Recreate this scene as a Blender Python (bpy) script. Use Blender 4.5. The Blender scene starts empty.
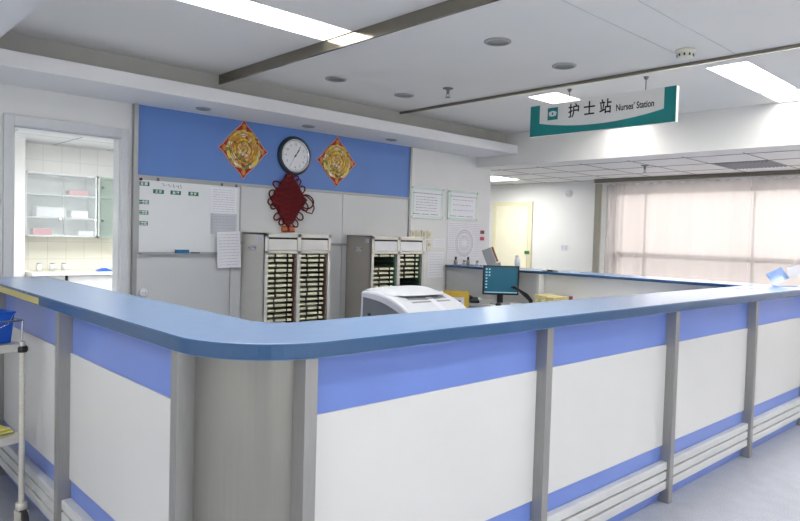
import bpy, bmesh, math, random
from mathutils import Vector, Matrix, Euler
random.seed(7)
C = bpy.context.scene.collection
PI = math.pi

# ------------------------------------------------------------------ materials
def s2l(c):
    return tuple(((v/255)/12.92 if v/255 <= .04045 else ((v/255+.055)/1.055)**2.4) for v in c) + (1,)

def mat(name, rgb, rough=.5, metal=0, var=.04, scale=6, bump=0, bscale=60, stretch=None, spec=.5, emit=None, es=0, coat=0):
    m = bpy.data.materials.new(name); m.use_nodes = True
    nt = m.node_tree; b = nt.nodes['Principled BSDF']
    b.inputs['Roughness'].default_value = rough
    b.inputs['Metallic'].default_value = metal
    b.inputs['Specular IOR Level'].default_value = spec
    b.inputs['Coat Weight'].default_value = coat
    tc = nt.nodes.new('ShaderNodeTexCoord'); mp = nt.nodes.new('ShaderNodeMapping')
    nt.links.new(tc.outputs['Object'], mp.inputs['Vector'])
    if stretch: mp.inputs['Scale'].default_value = stretch
    n = nt.nodes.new('ShaderNodeTexNoise'); n.inputs['Scale'].default_value = scale; n.inputs['Detail'].default_value = 4
    nt.links.new(mp.outputs[0], n.inputs['Vector'])
    r = nt.nodes.new('ShaderNodeValToRGB')
    c = s2l(rgb)
    r.color_ramp.elements[0].position = .3; r.color_ramp.elements[1].position = .7
    r.color_ramp.elements[0].color = tuple(max(0, v*(1-var)) for v in c[:3])+(1,)
    r.color_ramp.elements[1].color = tuple(min(1, v*(1+var)) for v in c[:3])+(1,)
    nt.links.new(n.outputs['Fac'], r.inputs['Fac']); nt.links.new(r.outputs[0], b.inputs['Base Color'])
    if bump:
        n2 = nt.nodes.new('ShaderNodeTexNoise'); n2.inputs['Scale'].default_value = bscale
        nt.links.new(mp.outputs[0], n2.inputs['Vector'])
        bp = nt.nodes.new('ShaderNodeBump'); bp.inputs['Strength'].default_value = bump; bp.inputs['Distance'].default_value = .01
        nt.links.new(n2.outputs['Fac'], bp.inputs['Height']); nt.links.new(bp.outputs[0], b.inputs['Normal'])
    if emit:
        b.inputs['Emission Color'].default_value = s2l(emit); b.inputs['Emission Strength'].default_value = es
    return m

def tile_mat(name, rgb, grout, w, h, rough=.25, gap=.004, plane='XZ'):
    m = mat(name, rgb, rough); nt = m.node_tree; b = nt.nodes['Principled BSDF']
    tc = [n for n in nt.nodes if n.type == 'TEX_COORD'][0]
    mp = nt.nodes.new('ShaderNodeMapping'); nt.links.new(tc.outputs['Object'], mp.inputs[0])
    if plane == 'XZ': mp.inputs['Rotation'].default_value = (PI/2, 0, 0)
    if plane == 'YZ': mp.inputs['Rotation'].default_value = (PI/2, 0, PI/2)
    br = nt.nodes.new('ShaderNodeTexBrick'); nt.links.new(mp.outputs[0], br.inputs['Vector'])
    br.offset = 0; br.inputs['Scale'].default_value = 1; br.inputs['Brick Width'].default_value = w; br.inputs['Row Height'].default_value = h
    br.inputs['Mortar Size'].default_value = gap; br.inputs['Color1'].default_value = s2l(rgb); br.inputs['Color2'].default_value = s2l([v*.985 for v in rgb])
    br.inputs['Mortar'].default_value = s2l(grout)
    nt.links.new(br.outputs['Color'], b.inputs['Base Color'])
    return m

def glass_mat(name, rgb, rough, alpha):
    m = bpy.data.materials.new(name); m.use_nodes = True; nt = m.node_tree
    b = nt.nodes['Principled BSDF']; b.inputs['Base Color'].default_value = s2l(rgb); b.inputs['Roughness'].default_value = rough
    tr = nt.nodes.new('ShaderNodeBsdfTransparent'); mx = nt.nodes.new('ShaderNodeMixShader'); mx.inputs[0].default_value = alpha
    nt.links.new(tr.outputs[0], mx.inputs[1]); nt.links.new(b.outputs[0], mx.inputs[2])
    nt.links.new(mx.outputs[0], nt.nodes['Material Output'].inputs[0])
    return m

def sheer_mat(name, rgb, trans, transl):
    m = bpy.data.materials.new(name); m.use_nodes = True; nt = m.node_tree
    nt.nodes.remove(nt.nodes['Principled BSDF'])
    n = nt.nodes.new('ShaderNodeTexNoise'); n.inputs['Scale'].default_value = 3; n.inputs['Detail'].default_value = 3
    tc = nt.nodes.new('ShaderNodeTexCoord'); mp = nt.nodes.new('ShaderNodeMapping'); mp.inputs['Scale'].default_value = (1, 3, .3)
    nt.links.new(tc.outputs['Object'], mp.inputs[0]); nt.links.new(mp.outputs[0], n.inputs['Vector'])
    r = nt.nodes.new('ShaderNodeValToRGB'); c = s2l(rgb)
    r.color_ramp.elements[0].color = tuple(v*.9 for v in c[:3])+(1,); r.color_ramp.elements[1].color = c
    nt.links.new(n.outputs['Fac'], r.inputs[0])
    d = nt.nodes.new('ShaderNodeBsdfDiffuse'); t = nt.nodes.new('ShaderNodeBsdfTranslucent'); p = nt.nodes.new('ShaderNodeBsdfTransparent')
    nt.links.new(r.outputs[0], d.inputs[0]); nt.links.new(r.outputs[0], t.inputs[0])
    a = nt.nodes.new('ShaderNodeMixShader'); a.inputs[0].default_value = transl
    nt.links.new(d.outputs[0], a.inputs[1]); nt.links.new(t.outputs[0], a.inputs[2])
    q = nt.nodes.new('ShaderNodeMixShader'); q.inputs[0].default_value = trans
    nt.links.new(a.outputs[0], q.inputs[1]); nt.links.new(p.outputs[0], q.inputs[2])
    nt.links.new(q.outputs[0], nt.nodes['Material Output'].inputs[0])
    return m

def emit_mat(name, rgb, strength):
    m = bpy.data.materials.new(name); m.use_nodes = True; nt = m.node_tree
    nt.nodes.remove(nt.nodes['Principled BSDF'])
    e = nt.nodes.new('ShaderNodeEmission'); e.inputs[0].default_value = s2l(rgb); e.inputs[1].default_value = strength
    nt.links.new(e.outputs[0], nt.nodes['Material Output'].inputs[0])
    return m

def paper_cut_mat(name):
    """gold embossed ornament: radial rings and broken petals in gold, yellow, green, white and red"""
    m = mat(name, (214, 178, 70), .4); nt = m.node_tree; b = nt.nodes['Principled BSDF']
    tc = [n for n in nt.nodes if n.type == 'TEX_COORD'][0]
    v = nt.nodes.new('ShaderNodeTexVoronoi'); v.inputs['Scale'].default_value = 30
    nt.links.new(tc.outputs['Object'], v.inputs['Vector'])
    sp = nt.nodes.new('ShaderNodeSeparateColor'); nt.links.new(v.outputs['Color'], sp.inputs[0])
    r = nt.nodes.new('ShaderNodeValToRGB'); r.color_ramp.interpolation = 'CONSTANT'
    cols = [(0, (205, 160, 60)), (.3, (222, 205, 60)), (.5, (214, 190, 120)), (.63, (150, 125, 45)), (.74, (225, 215, 190)), (.86, (150, 70, 40)), (.93, (120, 140, 50))]
    el = r.color_ramp.elements
    el[0].position = 0; el[0].color = s2l(cols[0][1]); el[1].position = cols[1][0]; el[1].color = s2l(cols[1][1])
    for p, c in cols[2:]:
        e = el.new(p); e.color = s2l(c)
    nt.links.new(sp.outputs[0], r.inputs[0])
    w = nt.nodes.new('ShaderNodeTexWave'); w.wave_type = 'RINGS'; w.rings_direction = 'Y'; w.inputs['Scale'].default_value = 9; w.inputs['Distortion'].default_value = 3.5; w.inputs['Detail'].default_value = 2
    nt.links.new(tc.outputs['Object'], w.inputs['Vector'])
    r2 = nt.nodes.new('ShaderNodeValToRGB'); r2.color_ramp.elements[0].position = .1; r2.color_ramp.elements[1].position = .35
    r2.color_ramp.elements[0].color = s2l((140, 95, 50)); r2.color_ramp.elements[1].color = (1, 1, 1, 1)
    nt.links.new(w.outputs['Fac'], r2.inputs[0])
    mx = nt.nodes.new('ShaderNodeMix'); mx.data_type = 'RGBA'; mx.blend_type = 'MULTIPLY'; mx.inputs[0].default_value = .55
    nt.links.new(r.outputs[0], mx.inputs[6]); nt.links.new(r2.outputs[0], mx.inputs[7])
    nt.links.new(mx.outputs[2], b.inputs['Base Color'])
    return m

M = dict(
    wall=mat('wall_paint', (226, 227, 226), .6, var=.02, scale=2),
    ceil=mat('ceiling_paint', (228, 227, 224), .7, var=.015, scale=1.5),
    soffit=mat('soffit_paint', (226, 227, 229), .7, var=.015, scale=1.5),
    greypanel=mat('laminate_wall_panel', (205, 208, 209), .35, var=.015, scale=2),
    bluewall=mat('blue_wall_board', (92, 132, 200), .4, var=.03, scale=3),
    white=mat('white_laminate', (216, 217, 218), .22, var=.012, scale=3),
    blue=mat('periwinkle_laminate', (112, 138, 212), .3, var=.03, scale=3),
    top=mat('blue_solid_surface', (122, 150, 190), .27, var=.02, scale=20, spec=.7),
    topedge=mat('blue_edge_shade', (48, 86, 128), .25, var=.02),  # painted shade: same slab, darker blue on its upright faces
    topyel=mat('yellow_edge_band', (196, 184, 96), .35),
    post=mat('satin_aluminium', (158, 158, 157), .42, .55, var=.04, scale=30, stretch=(6, 6, .3)),
    curve=mat('brushed_steel_sheet', (150, 149, 144), .38, .6, var=.03, scale=60, stretch=(1, 1, .05)),
    steel=mat('brushed_stainless', (212, 210, 202), .36, .25, var=.06, scale=40, stretch=(1, 1, 6)),
    steel2=mat('brushed_stainless_warm', (176, 171, 163), .36, .3, var=.06, scale=40, stretch=(1, 1, 6)),
    mirror=mat('polished_steel', (140, 134, 122), .16, .9, var=.03, scale=12),
    chrome=mat('chrome', (210, 210, 212), .15, 1, var=.02),
    alu=mat('aluminium_trim', (168, 170, 170), .4, .5, var=.03),
    rail=mat('white_bumper_rail', (208, 210, 212), .35),
    dark=mat('shadow_gap_black', (18, 18, 20), .7),
    black=mat('black_plastic', (26, 27, 30), .4),
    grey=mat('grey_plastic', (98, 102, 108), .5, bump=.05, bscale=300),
    lgrey=mat('light_grey_plastic', (150, 153, 158), .5),
    pwhite=mat('white_plastic', (220, 222, 226), .35),
    beige=mat('beige_plastic', (218, 216, 200), .5),
    cream=mat('cream_door_paint', (238, 234, 210), .4, var=.02),
    creamframe=mat('cream_frame_paint', (224, 219, 186), .4, var=.02),
    prn=mat('printer_white', (184, 188, 196), .5), slotgrey=mat('slot_grey', (120, 124, 132), .6),
    flap=mat('bright_stainless', (214, 214, 210), .3, .2),
    paper=mat('paper', (236, 237, 242), .8, var=.01),
    papergrey=mat('printed_paper', (200, 203, 212), .8),
    ink=mat('ink', (120, 122, 132), .8),
    inkdark=mat('dark_ink', (30, 30, 34), .8),
    inkred=mat('red_ink', (150, 80, 84), .8),
    teal=mat('teal_print', (0, 128, 128), .35, var=.02),
    signface=mat('sign_face', (230, 230, 226), .4),
    green=mat('green_magnet', (22, 116, 84), .5),
    red=mat('dark_red_cord', (104, 4, 16), .8, bump=.6, bscale=200),
    redframe=mat('red_card', (160, 34, 22), .5, var=.25, scale=60),
    pinkedge=mat('peach_card_edge', (226, 160, 130), .6),
    gold=mat('gold_foil', (206, 160, 60), .3, .5, var=.2, scale=50),
    orange=mat('orange_lacquer', (200, 100, 30), .4, var=.2, scale=60),
    cut=paper_cut_mat('embossed_gold_ornament'),
    clockrim=mat('dark_teal_plastic', (34, 52, 66), .3),
    screen=mat('monitor_screen', (36, 84, 104), .25, emit=(50, 118, 140), es=.1),
    bluebin=mat('blue_plastic_bin', (16, 84, 190), .35),
    yellow=mat('yellow_cloth', (214, 208, 120), .8),
    woodyel=mat('yellow_wood_frame', (176, 146, 34), .5, var=.15, scale=12),
    filebox=mat('beige_card', (206, 196, 146), .7, var=.06, scale=20),
    chart=mat('cream_chart_folder', (222, 222, 190), .6, var=.08, scale=30),
    brown=mat('brown_leather', (120, 70, 50), .6),
    rubber=mat('dark_rubber', (50, 50, 52), .7),
    lens=mat('downlight_lens', (120, 122, 122), .3, .3),
    vent=mat('grey_vent', (150, 152, 158), .6, .2),
    rodmat=mat('grey_brown_rail', (128, 122, 108), .5),
    curtaing=sheer_mat('grey_curtain', (206, 204, 190), .03, .35),
    sheer=sheer_mat('sheer_curtain', (240, 232, 228), .42, .55),
    glass=glass_mat('clear_glass', (220, 230, 235), .02, .12),
    frost=glass_mat('frosted_glass', (206, 216, 218), .35, .24),
    frostg=glass_mat('green_tinted_glass', (150, 168, 160), .3, .42),
    acry=glass_mat('blue_acrylic', (130, 168, 224), .1, .75),
    lightb=emit_mat('troffer_light_short', (255, 251, 243), 8),
    light=emit_mat('troffer_light', (255, 251, 243), 14),
    light2=emit_mat('panel_light', (255, 252, 246), 16),
    tiles=tile_mat('white_wall_tiles', (232, 233, 232), (214, 216, 216), .2, .2),
    tilesb=tile_mat('cream_wall_tiles', (224, 223, 212), (204, 204, 194), .2, .2),
    gridceil=tile_mat('grid_ceiling', (238, 233, 216), (236, 231, 214), .6, .572, .8, .003, 'XY'),
    gridroom=tile_mat('room_grid_ceiling', (226, 228, 228), (170, 172, 172), .6, .6, .8, .012, 'XY'),
    leaf=mat('green_plastic', (40, 130, 70), .5),
    outside=mat('pale_render', (236, 226, 222), .8),
)
# floor: pale blue-grey speckled vinyl
def floor_mat():
    m = mat('speckled_vinyl_floor', (184, 188, 198), .3, var=.07, scale=9, spec=.45)
    nt = m.node_tree; b = nt.nodes['Principled BSDF']
    tc = [n for n in nt.nodes if n.type == 'TEX_COORD'][0]
    n = nt.nodes.new('ShaderNodeTexNoise'); n.inputs['Scale'].default_value = 140; n.inputs['Detail'].default_value = 2
    nt.links.new(tc.outputs['Object'], n.inputs['Vector'])
    r = nt.nodes.new('ShaderNodeValToRGB'); r.color_ramp.elements[0].position = .35; r.color_ramp.elements[1].position = .6
    r.color_ramp.elements[0].color = (.72, .74, .8, 1); r.color_ramp.elements[1].color = (1, 1, 1, 1)
    nt.links.new(n.outputs[0], r.inputs[0])
    src = b.inputs['Base Color'].links[0].from_socket
    mx = nt.nodes.new('ShaderNodeMix'); mx.data_type = 'RGBA'; mx.blend_type = 'MULTIPLY'; mx.inputs[0].default_value = 1
    nt.links.new(src, mx.inputs[6]); nt.links.new(r.outputs[0], mx.inputs[7]); nt.links.new(mx.outputs[2], b.inputs['Base Color'])
    return m
M['floor'] = floor_mat()

# ------------------------------------------------------------------ mesh helpers
class MB:
    def __init__(s): s.v = []; s.f = []; s.sm = []
    def add(s, vs, fs, smooth=False):
        k = len(s.v); s.v += [tuple(v) for v in vs]
        s.f += [tuple(i+k for i in f) for f in fs]; s.sm += [smooth]*len(fs); return s
    def box(s, x0, x1, y0, y1, z0, z1, mx=None):
        if x0 > x1: x0, x1 = x1, x0
        if y0 > y1: y0, y1 = y1, y0
        if z0 > z1: z0, z1 = z1, z0
        vs = [(x0,y0,z0),(x1,y0,z0),(x1,y1,z0),(x0,y1,z0),(x0,y0,z1),(x1,y0,z1),(x1,y1,z1),(x0,y1,z1)]
        if mx is not None: vs = [mx @ Vector(v) for v in vs]
        return s.add(vs, [(0,3,2,1),(4,5,6,7),(0,1,5,4),(1,2,6,5),(2,3,7,6),(3,0,4,7)])
    def cyl(s, p0, p1, r0, r1=None, n=20, caps=True):
        r1 = r0 if r1 is None else r1
        p0 = Vector(p0); p1 = Vector(p1); d = (p1-p0).normalized()
        a = d.orthogonal().normalized(); b = d.cross(a)
        vs = []
        for p, r in ((p0, r0), (p1, r1)):
            for i in range(n):
                t = 2*PI*i/n; vs.append(p + (a*math.cos(t) + b*math.sin(t))*r)
        s.add(vs, [(i, (i+1) % n, n+(i+1) % n, n+i) for i in range(n)], True)
        if caps: s.add(vs, [tuple(range(n-1, -1, -1)), tuple(range(n, 2*n))])
        return s
    def lathe(s, prof, c=(0,0,0), axis='z', n=28):
        vs = []
        for r, h in prof:
            for i in range(n):
                t = 2*PI*i/n; a, b = r*math.cos(t), r*math.sin(t)
                v = {'z': (a, b, h), 'y': (a, h, b), 'x': (h, a, b)}[axis]
                vs.append((v[0]+c[0], v[1]+c[1], v[2]+c[2]))
        fs = []
        for k in range(len(prof)-1):
            for i in range(n):
                j = (i+1) % n; fs.append((k*n+i, k*n+j, (k+1)*n+j, (k+1)*n+i))
        s.add(vs, fs, True)
        return s
    def prism(s, pts, a, b, axis='z'):
        """pts 2D polygon extruded between a and b along axis"""
        def mk(p, h): return {'z': (p[0], p[1], h), 'y': (p[0], h, p[1]), 'x': (h, p[0], p[1])}[axis]
        n = len(pts); vs = [mk(p, a) for p in pts]+[mk(p, b) for p in pts]
        return s.add(vs, [tuple(range(n-1, -1, -1)), tuple(range(n, 2*n))]+[(i, (i+1) % n, n+(i+1) % n, n+i) for i in range(n)])
    def tube(s, pts, r, n=8, closed=False):
        pts = [Vector(p) for p in pts]; m = len(pts); vs = []
        up = None
        for i, p in enumerate(pts):
            if closed: d = pts[(i+1) % m]-pts[i-1]
            else: d = pts[min(i+1, m-1)]-pts[max(i-1, 0)]
            d.normalize()
            if up is None: up = d.orthogonal().normalized()
            a = (up - d*up.dot(d)).normalized(); up = a; b = d.cross(a)
            for k in range(n):
                t = 2*PI*k/n; vs.append(p+(a*math.cos(t)+b*math.sin(t))*r)
        fs = []
        for i in range(m if closed else m-1):
            j = (i+1) % m
            for k in range(n):
                l = (k+1) % n; fs.append((i*n+k, i*n+l, j*n+l, j*n+k))
        s.add(vs, fs, True)
        if not closed:
            s.add(vs, [tuple(range(n-1, -1, -1)), tuple(range((m-1)*n, m*n))])
        return s
    def build(s, name, m, parent=None, bevel=0, origin=True, seg=2):
        vs = [Vector(v) for v in s.v]; loc = Vector((0, 0, 0))
        if parent is None and origin and vs:
            lo = [min(v[i] for v in vs) for i in range(3)]; hi = [max(v[i] for v in vs) for i in range(3)]
            loc = Vector(((lo[0]+hi[0])/2, (lo[1]+hi[1])/2, lo[2])); vs = [v-loc for v in vs]
        me = bpy.data.meshes.new(name); me.from_pydata(vs, [], s.f)
        bm = bmesh.new(); bm.from_mesh(me); bmesh.ops.recalc_face_normals(bm, faces=bm.faces) if False else None; bm.free()
        for p, q in zip(me.polygons, s.sm): p.use_smooth = q
        me.materials.append(M[m] if isinstance(m, str) else m)
        o = bpy.data.objects.new(name, me); C.objects.link(o); o.location = loc
        if parent: o.parent = parent
        if bevel:
            b = o.modifiers.new('bevel', 'BEVEL'); b.width = bevel; b.segments = seg; b.limit_method = 'ANGLE'; b.angle_limit = math.radians(40)
        return o

def B(*a): return MB().box(*a)
def tag(o, label=None, cat=None, group=None, kind=None):
    if label: o['label'] = label
    if cat: o['category'] = cat
    if group: o['group'] = group
    if kind: o['kind'] = kind
    return o
def thing(name, label, cat, loc=(0,0,0), rz=0, group=None, rot=None):
    o = bpy.data.objects.new(name, None); C.objects.link(o); o.empty_display_size = .1
    o.location = loc; o.rotation_euler = rot if rot else (0, 0, rz)
    return tag(o, label, cat, group)
def struct(name, mb, m, bevel=0, origin=True, label=None):
    o = mb.build(name, m, None, bevel, origin); o['kind'] = 'structure'
    if label: o['label'] = label
    return o
def dup(root, loc, label, rz=None, group=None):
    r = root.copy(); C.objects.link(r); r.location = loc; r['label'] = label
    if rz is not None: r.rotation_euler = (0, 0, rz)
    if group: r['group'] = group
    for ch in root.children:
        c = ch.copy(); C.objects.link(c); c.parent = r
        for g in ch.children:
            d = g.copy(); C.objects.link(d); d.parent = c
    return r
def plate(axis, a, b, u0, u1, v0, v1, holes=()):
    """slab between a and b on axis with rectangular holes in the other two axes"""
    mb = MB()
    us = sorted({u0, u1, *[h[0] for h in holes], *[h[1] for h in holes]}); vs = sorted({v0, v1, *[h[2] for h in holes], *[h[3] for h in holes]})
    us = [u for u in us if u0 <= u <= u1]; vs = [v for v in vs if v0 <= v <= v1]
    for i in range(len(us)-1):
        run = None
        for j in range(len(vs)-1):
            cu, cv = (us[i]+us[i+1])/2, (vs[j]+vs[j+1])/2
            hole = any(h[0] < cu < h[1] and h[2] < cv < h[3] for h in holes)
            if not hole:
                run = [vs[j], vs[j+1]] if run is None else [run[0], vs[j+1]]
            if (hole or j == len(vs)-2) and run:
                if axis == 'z': mb.box(us[i], us[i+1], run[0], run[1], a, b)
                if axis == 'y': mb.box(us[i], us[i+1], a, b, run[0], run[1])
                if axis == 'x': mb.box(a, b, us[i], us[i+1], run[0], run[1])
                run = None
    return mb
def text(name, s, size, mtx, m, parent=None, ext=.0006, bold=0, align='LEFT', xs=1, bbox=None):
    cu = bpy.data.curves.new(name, 'FONT'); cu.body = s; cu.size = size; cu.extrude = ext; cu.offset = bold; cu.align_x = align
    cu.resolution_u = 4
    o = bpy.data.objects.new('tmp', cu); C.objects.link(o)
    dg = bpy.context.evaluated_depsgraph_get(); dg.update()
    me = bpy.data.meshes.new_from_object(o.evaluated_get(dg)); bpy.data.objects.remove(o)
    if xs != 1:
        for v in me.vertices: v.co.x *= xs
    me.transform(mtx); me.materials.clear(); me.materials.append(M[m]); me.name = name
    r = bpy.data.objects.new(name, me); C.objects.link(r)
    if parent: r.parent = parent
    return r
def face_my(x, y, z): return Matrix.Translation((x, y, z)) @ Matrix.Rotation(PI/2, 4, 'X')            # faces -Y
def face_mx(x, y, z): return Matrix.Translation((x, y, z)) @ Matrix.Rotation(-PI/2, 4, 'Z') @ Matrix.Rotation(PI/2, 4, 'X')  # faces -X

# ------------------------------------------------------------------ setting
YB = 5.3; ZC = 2.68; ZS = 2.43; ZT = 2.31; XW = 8.4
struct('floor', B(-3.2, 8.6, -3.2, 9.2, -.1, 0), 'floor')
struct('wall_back', plate('y', YB, YB+.13, -3.2, 6.5, 0, 2.9, [(1.21, 1.945, -.1, 2.15)]), 'wall')
struct('wall_left', B(-3.2, -3.05, -3.2, 5.3, 0, 2.9), 'wall')
struct('wall_front', B(-3.2, 8.6, -3.2, -3.05, 0, 2.9), 'wall')
WY = [(-2.9, 4.66, .85, 2.15)]
struct('wall_right', plate('x', XW, XW+.15, -3.2, 9.2, 0, 2.9, WY), 'wall')
struct('wall_corridor_left', B(6.35, 6.5, YB+.13, 9.2, 0, 2.9), 'wall')
struct('wall_corridor_end', B(6.35, 8.6, 9.05, 9.2, 0, 2.9), 'wall')
# ceiling tray
rows = [(3.17, 3.46), (1.68, 1.96), (.19, .47), (-1.3, -1.02)]
lights = []
for (y0, y1) in rows:
    lights += [(1.32, 2.53, y0, y1), (4.70, 5.73, y0, y1), (5.765, 6.2, y0, y1)]
struct('ceiling', plate('z', ZC, ZC+.03, .7, 6.22, -3.05, 4.85, [(a, b, c, d) for a, b, c, d in lights]), 'ceil')
struct('ceiling_soffit_back', MB().box(-3.05, 6.22, 4.69, YB, ZS, ZS+.1), 'soffit')
struct('ceiling_trough', B(-3.05, 6.22, 4.85, YB, ZS+.1, ZC+.12), mat('trough_shade_grey', (178, 178, 174), .7))  # shade of the recess painted in as a darker grey
struct('ceiling_soffit_left', plate('z', ZS, ZS+.1, -3.05, .85, -3.05, 4.69, [(-1.5, -.3, .4, .7), (-1.5, -.3, 2.4, 2.7)]), 'soffit')
struct('ceiling_soffit_left_step', B(.55, .70, -3.05, 4.85, ZS+.1, ZC+.12), 'soffit')
struct('ceiling_beam', B(6.22, 6.5, -3.05, YB, ZT, 2.8), 'ceil')
struct('ceiling_corridor', plate('z', ZT, ZT+.05, 6.5, XW, -3.05, 9.05, [(7.18, 7.78, 5.78, 6.38), (6.9, 8.1, -.9, -.6)]), 'ceil')
# grid of tiles over the corridor ceiling
g = MB()
for i in range(4): g.box(6.58+.6*i-.004, 6.58+.6*i+.004, -3.05, 9.05, ZT-.004, ZT+.001)
for j in range(-9, 12): g.box(6.5, XW, 2.33+.572*j-.0045, 2.33+.572*j+.0045, ZT-.004, ZT+.001)
struct('trim_ceiling_grid', g, mat('grid_bar', (138, 134, 122), .6))
# seams of the plaster ceiling cover strips
g = MB()
for (y0, y1) in rows[1:]:
    for y in (y0, y1): g.box(2.56, 4.48, y-.003, y+.003, ZC-.0015, ZC+.001)
struct('trim_ceiling_seam', g, mat('seam_grey', (196, 198, 202), .7))

# blue board, grey wall panels and trims on the back wall
struct('trim_blue_board', B(2.07, 5.06, YB-.02, YB, 1.875, ZS), 'bluewall')
panels = MB()
for x0, x1 in ((2.07, 2.90), (2.906, 4.142), (4.148, 5.06)): panels.box(x0, x1, YB-.02, YB, .0, 1.855)
struct('trim_grey_panelling', panels, 'greypanel')
struct('trim_panel_seams', MB().box(2.9, 2.906, YB-.012, YB, 0, 1.855).box(4.142, 4.148, YB-.012, YB, 0, 1.855), mat('seam_dark', (90, 94, 98), .7))
struct('trim_ledge', B(2.07, 5.06, YB-.035, YB, 1.853, 1.877), 'alu', .003)
struct('trim_left_post', B(2.035, 2.07, YB-.045, YB, 0, ZS), 'alu', .004)
struct('trim_right_post', B(5.06, 5.088, YB-.04, YB, 0, ZS), 'alu', .004)
tag(B(2.86, 4.3, YB-.05, YB-.02, 1.335, 1.36).build('wall_rail', 'alu', None, .003), 'slim aluminium rail on the grey wall behind the two steel racks', 'rail')

# left doorway: frame
f = MB()
f.box(1.14, 1.205, YB-.025, YB+.0, 0, 2.225).box(1.945, 2.005, YB-.025, YB, 0, 2.225).box(1.205, 1.945, YB-.025, YB, 2.15, 2.225)
f.box(1.205, 1.215, YB, YB+.13, 0, 2.15).box(1.94, 1.95, YB, YB+.13, 0, 2.15).box(1.215, 1.94, YB, YB+.13, 2.14, 2.15)
struct('door_1', f, mat('grey_door_frame', (204, 208, 212), .35), .004)

# room beyond the left doorway
struct('wall_room_back', B(.6, 4.2, 8.35, 8.5, 0, 2.6), 'tiles')
struct('wall_room_splash', B(1.7, 4.0, 8.335, 8.35, .87, 1.36), 'tilesb')
struct('wall_room_left', B(.45, .6, YB+.13, 8.5, 0, 2.6), 'tiles')
struct('wall_room_right', B(4.0, 4.15, YB+.13, 8.5, 0, 2.6), 'tiles')
struct('wall_room_pier', B(1.35, 1.93, 7.97, 8.35, 0, 2.38), 'wall')
struct('ceiling_room', plate('z', 2.38, 2.43, .6, 4.0, YB+.13, 8.5, [(.65, 1.25, 5.9, 6.2), (2.5, 3.7, 5.7, 6.0)]), 'gridroom')

# far window
wf = MB()
for y0, y1 in ((4.61, 4.66), (4.21, 4.235), (2.855, 2.88), (1.45, 1.475), (.05, .085), (-1.4, -1.365), (-2.9, -2.85)): wf.box(XW+.04, XW+.1, y0, y1, .85, 2.15)
wf.box(XW+.04, XW+.1, -2.9, 4.66, .85, .9).box(XW+.04, XW+.1, -2.9, 4.66, 2.1, 2.15).box(XW+.02, XW+.1, -2.9, 4.66, 1.25, 1.315)
w1 = struct('window_1', wf, mat('window_frame_grey', (150, 154, 150), .5))
gl = B(-.004, .004, -3.78, 3.78, .0, 1.3).build('pane', 'glass', w1); gl.location = Vector((XW+.07, .88, .85))-w1.location
# opposite facade, pale, seen through the sheer curtain
tag(MB().box(14, 14.3, -8, 10, -3, 7).box(13.95, 14, -8, 10, -.6, -.5).build('building', 'outside'), 'pale rendered building outside beyond the sheer curtain', 'building')
struct('ground_outside', B(8.6, 16, -10, 12, -3.2, -3), 'outside')

# cream door on the far wall
d2 = MB().box(XW-.03, XW, 6.0, 6.07, 0, 2.03).box(XW-.03, XW, 6.69, 6.76, 0, 2.03).box(XW-.03, XW, 6.07, 6.69, 1.97, 2.03)
do = struct('door_2', d2, 'creamframe', .003, origin=False)
B(XW-.022, XW-.002, 6.07, 6.69, 0.01, 1.97).build('door_leaf', 'cream', do)
B(XW-.024, XW-.001, 6.07, 6.078, 0.01, 1.97).build('door_gap', mat('door_shadow_line', (150, 136, 60), .6), do)
MB().cyl((XW-.022, 6.13, 1.0), (XW-.07, 6.13, 1.0), .012).box(XW-.08, XW-.06, 6.11, 6.23, .99, 1.01).build('door_handle', 'chrome', do)

# skirtings
struct('baseboard_right', B(XW-.012, XW, -3.05, 5.99, 0, .1), 'alu')

# ------------------------------------------------------------------ counter
def arc(cx, cy, r, a0, a1, n=14):
    return [(cx+r*math.cos(math.radians(a0+(a1-a0)*i/n)), cy+r*math.sin(math.radians(a0+(a1-a0)*i/n))) for i in range(n+1)]
outer = [(.87, 4.6)] + arc(1.20, 1.90, .33, 180, 270) + [(6.11, 1.57), (6.11, 1.98)] + arc(1.36, 2.10, .12, 270, 180) + [(1.24, 4.6)]
wt = thing('worktop', 'glossy blue counter worktop with a rounded front corner', 'worktop', (0, 0, 1.08))
slab = MB().prism(outer, 0, .05).build('slab', 'top', wt, .007, seg=3)
MB().box(.868, .871, 3.35, 4.6, .006, .036).build('edge_band', 'topyel', wt)['label'] = 'yellow strip on the left edge of the worktop'

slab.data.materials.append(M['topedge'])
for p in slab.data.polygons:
    if abs(p.normal.z) < .5: p.material_index = 1  # upright faces take the shaded blue
ft = B(5.67, 6.11, 1.982, YB-.03, 1.104, 1.13).build('worktop', 'top', None, .005); tag(ft, 'thin blue worktop of the far counter running to the back wall', 'worktop')
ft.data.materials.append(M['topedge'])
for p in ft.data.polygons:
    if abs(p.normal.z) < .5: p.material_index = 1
desk = thing('reception_counter', 'white and periwinkle panelled nurse station counter with grey metal posts', 'counter', (0, 0, 0))
PX = [1.13, 2.37, 3.60, 4.825, 6.05]; PYs = [1.932, 3.12, 4.31]
core = MB().box(1.175, 6.09, 1.652, 1.90, .03, 1.08).box(.948, 1.19, 1.95, 4.56, .03, 1.08).box(5.725, 6.06, 1.9, YB-.025, 0.0, 1.103)
core.box(1.175, 6.05, 1.66, 1.90, 0, .03).box(.956, 1.18, 1.95, 4.56, 0, .03)
core.build('carcass', 'blue', desk)
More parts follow.
